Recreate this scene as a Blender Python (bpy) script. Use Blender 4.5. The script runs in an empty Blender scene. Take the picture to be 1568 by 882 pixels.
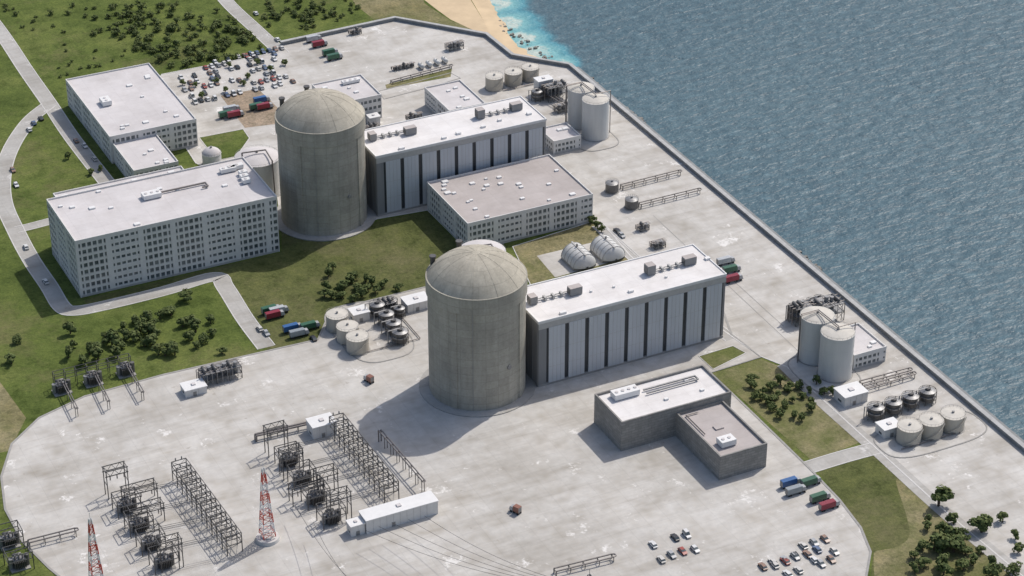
import bpy, math, random
from mathutils import Vector, Matrix
random.seed(7)
R=random.random
def U(a,b): return a+(b-a)*R()
# ------------------------------------------------------------------ survey frame
# world axes are the plant grid: +X along the turbine halls, +Y along the sea wall, metres,
# origin = centre of the near reactor.  G() turns survey readings into ground-plan metres.
FP=3650.0; TH=math.radians(30.5); AZ=math.radians(26.2); HC=580.0
rt=Vector((math.cos(AZ),-math.sin(AZ),0)); fh=Vector((math.sin(AZ),math.cos(AZ),0))
fw=fh*math.cos(TH)+Vector((0,0,-math.sin(TH))); up=fh*math.sin(TH)+Vector((0,0,math.cos(TH)))
def ray(u,v): return rt*((u-784)/FP)+up*((441-v)/FP)+fw
_d=ray(731,590); _t=HC/(-_d.z); CAM=Vector((-_d.x*_t,-_d.y*_t,HC))
def G(u,v,z=0.0):
    d=ray(u,v); t=(HC-z)/(-d.z); p=CAM+d*t
    return Vector((p.x,p.y,z))
# ------------------------------------------------------------------ materials
def newmat(name):
    m=bpy.data.materials.new(name); m.use_nodes=True
    nt=m.node_tree; b=nt.nodes['Principled BSDF']; return m,nt,b
def N(nt,t,**k):
    n=nt.nodes.new(t)
    for a,v in k.items(): setattr(n,a,v)
    return n
def noise(nt,vec,scale,detail=4,rough=.55):
    n=N(nt,'ShaderNodeTexNoise'); n.inputs['Scale'].default_value=scale
    n.inputs['Detail'].default_value=detail; n.inputs['Roughness'].default_value=rough
    nt.links.new(vec,n.inputs['Vector']); return n.outputs['Fac']
def ramp(nt,fac,stops,interp='LINEAR'):
    r=N(nt,'ShaderNodeValToRGB'); r.color_ramp.interpolation=interp
    e=r.color_ramp.elements
    while len(e)<len(stops): e.new(.5)
    for i,(p,c) in enumerate(stops):
        e[i].position=p; e[i].color=(c[0],c[1],c[2],1) if hasattr(c,'__len__') else (c,c,c,1)
    nt.links.new(fac,r.inputs['Fac']); return r.outputs['Color']
def mix(nt,fac,a,b,mode='MIX'):
    n=N(nt,'ShaderNodeMix',data_type='RGBA',blend_type=mode)
    for i,x in ((0,fac),(6,a),(7,b)):
        if hasattr(x,'links') or hasattr(x,'is_linked'): nt.links.new(x,n.inputs[i])
        elif i==0: n.inputs[0].default_value=x
        else: n.inputs[i].default_value=(x[0],x[1],x[2],1)
    return n.outputs[2]
def pos(nt,scale=(1,1,1)):
    g=N(nt,'ShaderNodeNewGeometry'); m=N(nt,'ShaderNodeMapping')
    m.inputs['Scale'].default_value=scale; nt.links.new(g.outputs['Position'],m.inputs['Vector'])
    return m.outputs['Vector']
def bump(nt,b,h,strength,dist):
    n=N(nt,'ShaderNodeBump'); n.inputs['Strength'].default_value=strength; n.inputs['Distance'].default_value=dist
    nt.links.new(h,n.inputs['Height']); nt.links.new(n.outputs['Normal'],b.inputs['Normal'])
def math_(nt,op,a,b=None,c=None):
    n=N(nt,'ShaderNodeMath',operation=op)
    for i,x in enumerate((a,b,c)):
        if x is None: continue
        if hasattr(x,'is_linked'): nt.links.new(x,n.inputs[i])
        else: n.inputs[i].default_value=x
    return n.outputs[0]
def brick(nt,vec,w,h,mort,c1,c2,cm,off=0):
    br=N(nt,'ShaderNodeTexBrick'); br.offset=off; br.inputs['Scale'].default_value=1
    br.inputs['Brick Width'].default_value=w; br.inputs['Row Height'].default_value=h; br.inputs['Mortar Size'].default_value=mort
    for k,c in(('Color1',c1),('Color2',c2),('Mortar',cm)): br.inputs[k].default_value=(c,c*.995,c*.985,1)
    nt.links.new(vec,br.inputs['Vector']); return br.outputs['Color']
def simple(name,c,rough=.7,var=.12,scale=.4,metal=0,streak=False,seams=None):
    m,nt,b=newmat(name)
    v=pos(nt,(1,1,.15) if streak else (1,1,1))
    f=noise(nt,v,scale,4,.65)
    lo=[x*(1-var) for x in c]; hi=[min(1,x*(1+var)) for x in c]
    col=ramp(nt,f,[(.3,lo),(.7,hi)])
    if seams:
        p=pos(nt); col=mix(nt,1.,col,brick(nt,p,seams[0],seams[1],.07,1.0,.955,.84),'MULTIPLY')
        g=noise(nt,p,.05,5,.75); col=mix(nt,.7,col,ramp(nt,g,[(.4,(1.03,1.03,1.03)),(.68,(.82,.80,.78))]),'MULTIPLY')
    nt.links.new(col,b.inputs['Base Color']); b.inputs['Roughness'].default_value=rough; b.inputs['Metallic'].default_value=metal
    return m
def concrete(name,c,dirt=(.24,.20,.155),amt=.9):
    m,nt,b=newmat(name); p=pos(nt)
    f1=noise(nt,p,.018,5,.6); f2=noise(nt,p,.075,6,.78); f3=noise(nt,p,.6,3,.7)
    a=ramp(nt,f1,[(.3,[c[0]*.82,c[1]*.81,c[2]*.79]),(.52,c),(.72,[min(1,x*1.1) for x in c])])
    k=ramp(nt,f2,[(.36,(1.06,1.06,1.06)),(.52,(.92,.905,.885)),(.68,(.70,.665,.61))])
    a=mix(nt,amt,a,k,'MULTIPLY')
    k3=ramp(nt,f3,[(.3,(.80,.80,.79)),(.65,(1.06,1.06,1.05))]); a=mix(nt,.75,a,k3,'MULTIPLY')
    p2=pos(nt,(.012,.09,1)); s=noise(nt,p2,1,4,.7); ks=ramp(nt,s,[(.47,(1,1,1)),(.66,(.78,.76,.73))]); a=mix(nt,.75,a,ks,'MULTIPLY')
    s2=noise(nt,p,.05,5,.8); w=ramp(nt,s2,[(.6,0.),(.66,1.)]); a=mix(nt,w,a,[min(1,x*1.25) for x in c])
    a=mix(nt,.7,a,brick(nt,p,9,9,.09,1,.94,.79),'MULTIPLY')
    s4=noise(nt,p,.16,4,.7); w4=ramp(nt,s4,[(.65,0.),(.74,.55)]); a=mix(nt,w4,a,dirt)
    nt.links.new(a,b.inputs['Base Color']); b.inputs['Roughness'].default_value=.85
    return m
def grassmat(name,dark,mid,light,dry,dryamt):
    m,nt,b=newmat(name); p=pos(nt)
    f1=noise(nt,p,.022,5,.62); f2=noise(nt,p,.10,7,.78); f3=noise(nt,p,.7,4,.8)
    a=ramp(nt,f1,[(.3,dark),(.5,mid),(.72,light)])
    k=ramp(nt,f2,[(.34,(.48,.53,.44)),(.5,(1,1,1)),(.68,(1.35,1.28,1.2))]); a=mix(nt,.9,a,k,'MULTIPLY')
    k=ramp(nt,f3,[(.3,(.55,.57,.55)),(.65,(1.25,1.22,1.15))]); a=mix(nt,.8,a,k,'MULTIPLY')
    f4=noise(nt,p,.012,6,.78); w=ramp(nt,f4,[(.58-dryamt,0.),(.78-dryamt,.9)]); a=mix(nt,w,a,mix(nt,.6,dry,k,'MULTIPLY'))
    nt.links.new(a,b.inputs['Base Color']); b.inputs['Roughness'].default_value=.95; b.inputs['Specular IOR Level'].default_value=.1
    bump(nt,b,f3,.5,.5)
    return m
M={}
M['grass']=grassmat('grass_ground',(.075,.105,.028),(.11,.145,.04),(.155,.18,.058),(.19,.175,.085),.06)
M['lawn']=grassmat('lawn_ground',(.085,.100,.036),(.11,.125,.047),(.14,.15,.062),(.18,.165,.09),.10)
M['dry']=grassmat('dry_grass_ground',(.18,.165,.08),(.25,.225,.13),(.30,.265,.165),(.12,.145,.045),.12)
M['dirt']=grassmat('bare_soil',(.27,.20,.15),(.34,.27,.21),(.4,.33,.26),(.24,.2,.12),.0)
M['conc']=concrete('yard_concrete',(.60,.585,.56))
M['road']=concrete('road_surface',(.48,.47,.45),amt=.5)
M['kerb']=simple('kerb_stone',(.33,.32,.30),.85,.15,.5)
M['kerbl']=simple('kerb_light',(.60,.585,.56),.85,.1,.5)
M['sand']=simple('beach_sand',(.62,.48,.31),.95,.14,.05)
M['rock']=simple('shore_rock',(.25,.235,.21),.9,.4,.8)
M['wallc']=simple('sea_wall_concrete',(.24,.25,.25),.85,.2,.3)
M['wallt']=simple('sea_wall_coping',(.42,.42,.41),.85,.15,.3)
M['roof']=simple('roof_membrane',(.63,.605,.605),.8,.05,.09,seams=(12,6))
M['roofm']=simple('roof_membrane_warm',(.47,.43,.415),.8,.06,.09,seams=(12,6))
M['white']=simple('white_painted_metal',(.76,.755,.74),.5,.05,.3)
M['wroof']=simple('white_roof',(.76,.74,.73),.7,.05,.12,seams=(10,5))
M['frame']=simple('facade_white',(.66,.65,.63),.7,.06,.5)
M['frame2']=simple('facade_grey',(.44,.43,.41),.7,.08,.5)
M['panel']=simple('hall_cladding',(.54,.56,.58),.5,.06,.25,streak=True)
M['hallg']=simple('hall_grey',(.24,.24,.24),.7,.08,.3,streak=True)
M['strip']=simple('hall_recess',(.045,.05,.055),.5,.2,.4)
M['steel']=simple('dark_steel',(.10,.097,.095),.5,.25,.8,.3)
M['steel2']=simple('galvanised_steel',(.28,.28,.28),.5,.2,.8,.4)
M['pipe']=simple('pipe_grey',(.22,.20,.19),.45,.15,.6,.3)
M['tank']=simple('tank_buff',(.48,.445,.38),.7,.14,.25,streak=True)
M['troof']=simple('tank_roof',(.58,.55,.49),.75,.1,.3)
M['tankd']=simple('tank_dark',(.15,.145,.14),.5,.25,.5,.3)
M['tankw']=simple('tank_white',(.60,.60,.58),.65,.10,.2,streak=True)
M['red']=simple('mast_red',(.58,.08,.05),.5,.1,1)
M['tyre']=simple('tyre_rubber',(.03,.03,.03),.9,.1,1)
m,nt,b=newmat('window_glass'); p=pos(nt)
f=noise(nt,p,.35,2,.5); nt.links.new(ramp(nt,f,[(.35,(.06,.08,.09)),(.65,(.19,.21,.21))]),b.inputs['Base Color']); b.inputs['Roughness'].default_value=.25; M['glass']=m
m,nt,b=newmat('grey_blockwork'); p=pos(nt)
f=noise(nt,p,.35,5,.7); a=ramp(nt,f,[(.3,(.25,.245,.235)),(.7,(.35,.34,.32))])
sx=N(nt,'ShaderNodeSeparateXYZ'); nt.links.new(p,sx.inputs[0])
cx=N(nt,'ShaderNodeCombineXYZ'); nt.links.new(math_(nt,'ADD',sx.outputs[0],sx.outputs[1]),cx.inputs[0]); nt.links.new(sx.outputs[2],cx.inputs[1])
a=mix(nt,1.,a,brick(nt,cx.outputs[0],3.2,1.3,.08,1,.8,.62,.5),'MULTIPLY')
nt.links.new(a,b.inputs['Base Color']); b.inputs['Roughness'].default_value=.9; M['block']=m
# reactor shell / dome : weathered concrete, formwork panels mapped round the cylinder
def shell(name,c,dome=False):
    m,nt,b=newmat(name); p=pos(nt); ps=pos(nt,(1,1,.12))
    f1=noise(nt,p,.07,6,.7); f2=noise(nt,ps,.3,5,.7); f3=noise(nt,p,.9,3,.7)
    a=ramp(nt,f1,[(.3,[x*.80 for x in c]),(.7,[x*1.14 for x in c])])
    a=mix(nt,.5,a,ramp(nt,f2,[(.35,(.78,.77,.74)),(.6,(1.04,1.04,1.02))]),'MULTIPLY')
    a=mix(nt,.6,a,ramp(nt,f3,[(.3,(.82,.82,.80)),(.7,(1.1,1.1,1.08))]),'MULTIPLY')
    tc=N(nt,'ShaderNodeTexCoord'); sx=N(nt,'ShaderNodeSeparateXYZ'); nt.links.new(tc.outputs['Object'],sx.inputs[0])
    an=math_(nt,'ARCTAN2',sx.outputs[1],sx.outputs[0]); arc=math_(nt,'MULTIPLY',an,21.6)
    cx=N(nt,'ShaderNodeCombineXYZ'); nt.links.new(arc,cx.inputs[0])
    if dome:
        rr=math_(nt,'SQRT',math_(nt,'ADD',math_(nt,'MULTIPLY',sx.outputs[0],sx.outputs[0]),math_(nt,'MULTIPLY',sx.outputs[1],sx.outputs[1])))
        nt.links.new(rr,cx.inputs[1]); bc=brick(nt,cx.outputs[0],8.48,6.0,.13,1.05,.86,.80,.5)
    else:
        nt.links.new(sx.outputs[2],cx.inputs[1]); bc=brick(nt,cx.outputs[0],5.655,3.8,.14,1.04,.88,.78)
    a=mix(nt,.8,a,bc,'MULTIPLY')
    nt.links.new(a,b.inputs['Base Color']); b.inputs['Roughness'].default_value=.9; return m
M['react']=shell('reactor_concrete',(.41,.39,.34)); M['dome']=shell('dome_concrete',(.48,.445,.375),True)
def leaf(name,c1,c2):
    m,nt,b=newmat(name); p=pos(nt); f=noise(nt,p,.25,3,.6)
    nt.links.new(ramp(nt,f,[(.35,c1),(.65,c2)]),b.inputs['Base Color']); b.inputs['Roughness'].default_value=.8; b.inputs['Specular IOR Level'].default_value=.2
    return m
M['leafd']=leaf('foliage_dark',(.055,.08,.025),(.085,.115,.035)); M['leafl']=leaf('foliage_light',(.10,.135,.045),(.145,.17,.06))
M['bark']=simple('tree_bark',(.10,.07,.05),.9,.2,2)
m,nt,b=newmat('sea_water'); p=pos(nt)
f0=noise(nt,p,.004,4,.5); a=ramp(nt,f0,[(.3,(.068,.128,.160)),(.7,(.086,.150,.180))])
f9=noise(nt,pos(nt,(.13,.24,1)),1,5,.65); a=mix(nt,.9,a,ramp(nt,f9,[(.35,(.68,.72,.75)),(.58,(1.06,1.05,1.04)),(.74,(1.75,1.6,1.52))]),'MULTIPLY')
SEA=(m,nt,b,p,a)
# ------------------------------------------------------------------ mesh builder
class MB:
    def __init__(s): s.v=[];s.f=[];s.m=[];s.s=[];s.mats=[]
    def mi(s,k):
        if k not in s.mats: s.mats.append(k)
        return s.mats.index(k)
    def add(s,vs,fs,k,sm=False):
        o=len(s.v); s.v+= [tuple(x) for x in vs]; i=s.mi(k)
        for f in fs: s.f.append(tuple(o+j for j in f)); s.m.append(i); s.s.append(sm)
    def box(s,x0,y0,z0,x1,y1,z1,k,top=None):
        if x0>x1:x0,x1=x1,x0
        if y0>y1:y0,y1=y1,y0
        vs=[(x0,y0,z0),(x1,y0,z0),(x1,y1,z0),(x0,y1,z0),(x0,y0,z1),(x1,y0,z1),(x1,y1,z1),(x0,y1,z1)]
        s.add(vs,[(0,3,2,1),(0,1,5,4),(1,2,6,5),(2,3,7,6),(3,0,4,7)],k); s.add(vs[4:],[(0,1,2,3)],top or k)
    def cbox(s,c,d,k,top=None): s.box(c[0]-d[0]/2,c[1]-d[1]/2,c[2],c[0]+d[0]/2,c[1]+d[1]/2,c[2]+d[2],k,top)
    def cyl(s,c,r,z0,z1,k,n=16,r2=None,cap=None,sm=True):
        r2=r if r2 is None else r2; vs=[]
        for rr,z in((r,z0),(r2,z1)):
            for i in range(n):
                a=2*math.pi*i/n; vs.append((c[0]+rr*math.cos(a),c[1]+rr*math.sin(a),z))
        s.add(vs,[(i,(i+1)%n,n+(i+1)%n,n+i) for i in range(n)],k,sm)
        s.add(vs[n:],[tuple(range(n))],cap or k)
    def dome(s,c,r,z,h,k,n=32,m=8,sm=True):
        Rr=(r*r+h*h)/(2*h); a0=math.asin(min(1,r/Rr)) if h<=r else math.pi/2; vs=[]
        for j in range(m):
            a=a0*(1-j/m); rr=Rr*math.sin(a); zz=z+Rr*math.cos(a)-(Rr-h)
            for i in range(n): t=2*math.pi*i/n; vs.append((c[0]+rr*math.cos(t),c[1]+rr*math.sin(t),zz))
        vs.append((c[0],c[1],z+h)); fs=[]
        for j in range(m-1):
            for i in range(n): fs.append((j*n+i,j*n+(i+1)%n,(j+1)*n+(i+1)%n,(j+1)*n+i))
        for i in range(n): fs.append(((m-1)*n+i,(m-1)*n+(i+1)%n,m*n))
        s.add(vs,fs,k,sm)
    def tube(s,p,q,r,k,n=5,cap=True):
        p=Vector(p);q=Vector(q);d=q-p
        if d.length<1e-6:return
        d.normalize(); a=d.cross(Vector((0,0,1)))
        if a.length<1e-3:a=Vector((1,0,0))
        a.normalize(); b=d.cross(a); vs=[]
        for c in(p,q):
            for i in range(n): t=2*math.pi*i/n+math.pi/4; vs.append(c+a*(r*math.cos(t))+b*(r*math.sin(t)))
        s.add(vs,[(i,(i+1)%n,n+(i+1)%n,n+i) for i in range(n)],k,n>5)
        if cap: s.add(vs,[tuple(range(n))[::-1],tuple(range(n,2*n))],k)
    def path(s,pts,r,k,n=6):
        for a,b in zip(pts,pts[1:]): s.tube(a,b,r,k,n)
    def hcyl(s,c,ax,L,r,k,n=14,endd=.35):
        ax=Vector(ax).normalized(); sd=ax.cross(Vector((0,0,1))).normalized(); upv=Vector((0,0,1)); c=Vector(c)
        prof=[(-L/2-r*endd,.02*r),(-L/2-r*endd*.8,.55*r),(-L/2-r*endd*.35,.88*r),(-L/2,r),(L/2,r),(L/2+r*endd*.35,.88*r),(L/2+r*endd*.8,.55*r),(L/2+r*endd,.02*r)]
        vs=[]
        for t,rr in prof:
            for i in range(n): a=2*math.pi*i/n; vs.append(c+ax*t+sd*(rr*math.cos(a))+upv*(rr*math.sin(a)))
        fs=[]
        for j in range(len(prof)-1):
            for i in range(n): fs.append((j*n+i,j*n+(i+1)%n,(j+1)*n+(i+1)%n,(j+1)*n+i))
        s.add(vs,fs,k,True)
    def mesh(s,name,loc=(0,0,0)):
        me=bpy.data.meshes.new(name+'_mesh')
        me.from_pydata([(a-loc[0],b-loc[1],c-loc[2]) for a,b,c in s.v],[],s.f)
        for k in s.mats: me.materials.append(M[k])
        me.polygons.foreach_set('material_index',s.m); me.polygons.foreach_set('use_smooth',s.s); me.update()
        return me
    def obj(s,name,loc=None):
        if loc is None:
            loc=(sum(a[0] for a in s.v)/len(s.v),sum(a[1] for a in s.v)/len(s.v),0)
        o=bpy.data.objects.new(name,s.mesh(name,loc)); o.location=loc
        bpy.context.scene.collection.objects.link(o); return o
def inst(name,me,loc,rot=0,sc=1):
    o=bpy.data.objects.new(name,me); o.location=loc; o.rotation_euler=(0,0,rot)
    o.scale=(sc,sc,sc) if not hasattr(sc,'__len__') else sc
    bpy.context.scene.collection.objects.link(o); return o
def smooth(pts,closed=False,n=6):
    out=[];L=len(pts)
    rng=range(L) if closed else range(L-1)
    for i in rng:
        p0=pts[(i-1)%L] if closed or i>0 else pts[i]; p1=pts[i]; p2=pts[(i+1)%L]; p3=pts[(i+2)%L] if closed or i+2<L else p2
        for j in range(n):
            t=j/n; out.append(.5*((2*p1)+(p2-p0)*t+(2*p0-5*p1+4*p2-p3)*t*t+(3*p1-p0-3*p2+p3)*t**3))
    if not closed: out.append(pts[-1])
    return out
def offs(pts,closed):
    L=len(pts);res=[]
    for i in range(L):
        a=pts[(i-1)%L] if closed or i>0 else pts[i]; b=pts[(i+1)%L] if closed or i<L-1 else pts[i]
        d=(b-a); d.z=0; d.normalize(); res.append(Vector((-d.y,d.x,0)))
    return res
def ribbon(mb,pts,w,z0,z1,k,closed=False,top=None):
    ns=offs(pts,closed);L=len(pts);vs=[]
    for p,n in zip(pts,ns):
        a=p+n*(w/2);b=p-n*(w/2); vs+=[(a.x,a.y,z0),(a.x,a.y,z1),(b.x,b.y,z1),(b.x,b.y,z0)]
    rng=range(L) if closed else range(L-1); ft=[];fs=[]
    for i in rng:
        o=i*4;q=((i+1)%L)*4
        ft.append((o+1,o+2,q+2,q+1)); fs+=[(o,o+1,q+1,q),(o+2,o+3,q+3,q+2)]
    mb.add(vs,ft,top or k)
    if z1-z0>.01:
        mb.add(vs,fs,k)
        if not closed: mb.add(vs,[(0,3,2,1),((L-1)*4,(L-1)*4+1,(L-1)*4+2,(L-1)*4+3)],k)
def sheet(name,px,z,k,sm=False,kerb=None,kw=.7,world=False):
    pts=[Vector(p) for p in px] if world else [G(*p) for p in px]
    if sm: pts=smooth(pts,True,5)
    mb=MB(); mb.add([(p.x,p.y,z) for p in pts],[tuple(range(len(pts)))],k)
    o=mb.obj(name)
    if kerb:
        mb=MB(); ribbon(mb,pts,kw,0,z+.14,kerb,True); mb.obj('kerb')
    return o
def road(name,px,w,z,k='road',kerb=True):
    pts=smooth([G(*p) for p in px],False,6); mb=MB(); ribbon(mb,pts,w,z,z,k)
    ns=offs(pts,False)
    if kerb:
        for sgn in(1,-1): ribbon(mb,[p+n*(sgn*(w/2+.2)) for p,n in zip(pts,ns)],.5,0,z+.1,'kerbl')
    mb.obj(name)
# ------------------------------------------------------------------ terrain, coast, sea
w0=G(873,103); w1=G(1568,690); wd=(w1-w0).normalized()
wend=w1+wd*2500
coast=[G(700,-60),G(722,0),G(742,34),G(750,58),G(785,88),w0,w1,wend]
farN=coast[0]+Vector((-60,4000,0))
poly=[farN]+coast+[Vector((-6000,wend.y,0)),Vector((-6000,farN.y,0))]
mb=MB(); mb.add([(p.x,p.y,0) for p in poly],[tuple(range(len(poly)))],'grass'); mb.obj('ground',(0,0,0))
inn=[G(690,-60),G(712,0),G(735,30),G(752,58),G(785,86),G(868,102)]
out=[G(790,-60,-5),G(800,0,-5),G(812,30,-5),G(835,62,-5),G(862,84,-5),G(885,100,-5)]
inn=smooth(inn,False,5);out=smooth(out,False,5)
mb=MB(); vs=[]
K=8
for a,b_ in zip(inn,out):
    for j in range(K+1):
        t=j/K; q=a.lerp(b_,t); vs.append((q.x+U(-1,1),q.y+U(-1,1),.05-5*t+(U(-.25,.25) if 0<j<K else 0)))
fs=[]
for i in range(len(inn)-1):
    for j in range(K): o=i*(K+1)+j; fs.append((o,o+K+1,o+K+2,o+1))
mb.add(vs,fs,'sand',True); mb.obj('beach',(0,0,0))
sheet('sand_bank',[(632,-40),(650,0),(668,14),(690,30),(720,44),(752,57),(742,34),(722,2),(704,-40)],.04,'sand')
sheet('dry_grass',[(520,-30),(545,8),(575,32),(605,28),(745,52),(690,32),(650,5),(640,-30)],.02,'dry')
m,nt,b,p,a=SEA
def distw(pt,r0,r1):
    d=N(nt,'ShaderNodeVectorMath',operation='DISTANCE'); nt.links.new(p,d.inputs[0]); d.inputs[1].default_value=(pt.x,pt.y,-2)
    mr=N(nt,'ShaderNodeMapRange'); mr.interpolation_type='SMOOTHSTEP'; mr.inputs[1].default_value=r0; mr.inputs[2].default_value=r1; mr.inputs[3].default_value=1; mr.inputs[4].default_value=0
    nt.links.new(d.outputs['Value'],mr.inputs[0]); return mr.outputs[0]
acc=None
for px,r1 in (((748,-40),32),((755,0),32),((775,30),32),((795,55),30),((822,75),27),((850,92),21)):
    w=distw(G(*px),6,r1)
    acc=w if acc is None else math_(nt,'MAXIMUM',acc,w)
nz=noise(nt,p,.12,5,.7)
ad=math_(nt,'ADD',acc,math_(nt,'MULTIPLY_ADD',nz,.6,-.34))
tq=ramp(nt,ad,[(.1,(.06,.15,.20)),(.5,(.08,.28,.34)),(.9,(.20,.44,.45)),(1.,(.5,.58,.52))])
wf=ramp(nt,ad,[(.08,0.),(.45,1.)])
col=mix(nt,wf,a,tq); nt.links.new(col,b.inputs['Base Color'])
b.inputs['Roughness'].default_value=.38; b.inputs['IOR'].default_value=1.33; b.inputs['Specular IOR Level'].default_value=.4
h1=noise(nt,pos(nt,(.08,.15,1)),1,3,.55); h2=noise(nt,pos(nt,(.32,.46,1)),1,3,.6)
bump(nt,b,math_(nt,'MULTIPLY_ADD',h2,.3,h1),.75,2.8); M['sea']=m
mb=MB(); mb.add([(-6000,-4000,-2),(7000,-4000,-2),(7000,7000,-2),(-6000,7000,-2)],[(0,1,2,3)],'sea'); mb.obj('sea',(0,0,-2))
wl=[G(430,69),G(605,31),G(745,56),G(785,88),w0,w1,wend]
mb=MB(); ribbon(mb,wl,1.6,-6,1.9,'wallc'); ribbon(mb,wl,2.2,1.9,2.3,'wallt')
ap=[q+Vector((3.0,0,0)) for q in [w0,w1,wend]]
ribbon(mb,ap,4.5,-6,-.6,'wallc')
mb.obj('sea_wall',(0,0,0))
mb=MB(); L=(w1-w0).length+300; t=0
while t<L:
    dens=.5+.5*math.sin(t*.031)+.3*math.sin(t*.11)
    if R()<(.9 if dens>1.0 else .45):
        q=w0+wd*t+Vector((U(4.2,5.6) if dens<1.0 else U(4.5,6.8),U(-1,1),0)); s=U(.3,.6) if dens<1.0 else U(.6,1.3)
        vs=[]
        for i in range(8): vs.append((q.x+(1 if i&1 else -1)*s*U(.5,1),q.y+(1 if i&2 else -1)*s*U(.5,1),-2.2+(s*U(.6,1.2) if i&4 else -1)))
        mb.add(vs,[(0,1,3,2),(4,6,7,5),(0,4,5,1),(1,5,7,3),(3,7,6,2),(2,6,4,0)],'rock')
    t+=1.6
for _ in range(40):
    u=U(745,860); q=G(762+ (u-745)*.75+U(-6,8),30+(u-745)*.55+U(-5,5)); s=U(.4,1.2)
    vs=[(q.x+(1 if i&1 else -1)*s*U(.5,1),q.y+(1 if i&2 else -1)*s*U(.5,1),-2.2+(s*U(.8,1.2) if i&4 else -1)) for i in range(8)]
    mb.add(vs,[(0,1,3,2),(4,6,7,5),(0,4,5,1),(1,5,7,3),(3,7,6,2),(2,6,4,0)],'rock')
mb.obj('shore_rocks',(0,0,0))
# ------------------------------------------------------------------ pads and roads
sheet('pavement',[(430,69),(605,31),(745,56),(785,88),(873,103),(1568,690),(1760,852),(1760,1040),(1568,884),(1455,790),(1345,690),(1205,562),(1165,546),(1120,515),(1030,450),(965,392),(930,350),(905,337),(719,386),(655,322),(578,335),(500,365),(432,352),(425,300),(300,250),(230,140),(248,114),(405,84)],.06,'conc',kerb='kerbl')
yard=[(487,520),(390,542),(250,574),(130,607),(60,640),(18,680),(2,730),(8,780),(35,830),(75,870),(130,915),(350,1010),(700,1050),(1100,1010),(1270,935),(1326,885),(1333,845),(1318,808),(1285,765),(1240,718),(1160,640),(1088,571),(1165,547),(1120,512),(1080,400),(1000,395),(820,440),(760,455),(650,440),(560,462),(500,490)]
sheet('yard_pavement',yard,.10,'conc',kerb='kerb',kw=1.0)
sheet('lawn',[(135,468),(330,422),(345,430),(410,535),(487,519),(500,490),(560,462),(650,440),(715,388),(655,324),(580,337),(560,352),(500,372),(432,356),(431,386),(128,459)],.03,'lawn')
sheet('dry_grass',[(1070,546),(1122,530),(1142,541),(1092,566)],.14,'dry',kerb='kerbl',kw=.5)
sheet('dry_grass',[(1092,572),(1165,550),(1205,565),(1318,677),(1244,706)],.03,'dry')
sheet('lawn',[(1252,722),(1340,696),(1440,778),(1568,890),(1568,940),(1330,930),(1336,850),(1320,808)],.03,'lawn')
sheet('dry_grass',[(1372,735),(1395,748),(1440,785),(1568,895),(1568,960),(1430,900),(1350,900),(1338,850),(1352,842),(1372,838),(1392,822),(1388,790)],.045,'dry',sm=True)
sheet('dry_grass',[(785,378),(905,340),(930,352),(985,402),(900,428),(815,442)],.09,'dry',kerb='kerbl',kw=.5)
sheet('pavement',[(822,392),(905,372),(948,398),(850,425)],.13,'conc')
sheet('lawn',[(305,211),(372,198),(382,212),(362,240),(332,246)],.10,'grass',kerb='kerbl',kw=.5)
sheet('bare_soil',[(338,147),(395,136),(425,165),(422,190),(375,196)],.10,'dirt')
sheet('pavement',[(580,140),(690,112),(705,120),(650,136),(588,152)],.10,'conc',kerb='kerb',kw=.6)
sheet('dry_grass',[(-30,560),(0,585),(40,640),(15,690),(-30,700)],.02,'dry')
sheet('dry_grass',[(690,118),(692,105),(590,130),(592,136)],.13,'dry')
road('road',[(-60,-30),(0,48),(40,108),(75,158),(112,213),(172,290)],8,.045)
road('road',[(75,160),(45,185),(18,225),(5,265),(6,310),(25,355),(48,398),(75,438),(95,470),(115,476),(160,468),(250,446),(328,424),(345,440),(375,488),(408,532)],8,.05)
road('road',[(330,-20),(352,8),(392,45),(432,82)],8,.04)
road('road',[(25,352),(50,346),(80,338)],6,.03)
road('road',[(1238,716),(1290,700),(1342,686)],8,.07)
road('road',[(1200,558),(1262,618),(1345,692),(1455,792),(1600,912)],7,.14,'road',kerb=False)
road('road',[(915,345),(985,408),(1040,455),(1120,520)],6,.12,'road')
mb=MB()
for a,b_ in (((1090,400),(1200,500)),((1000,330),(1230,545))):
    ribbon(mb,[G(*a),G(*b_)],.3,.125,.125,'kerb')
mb.obj('road_marking')
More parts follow.
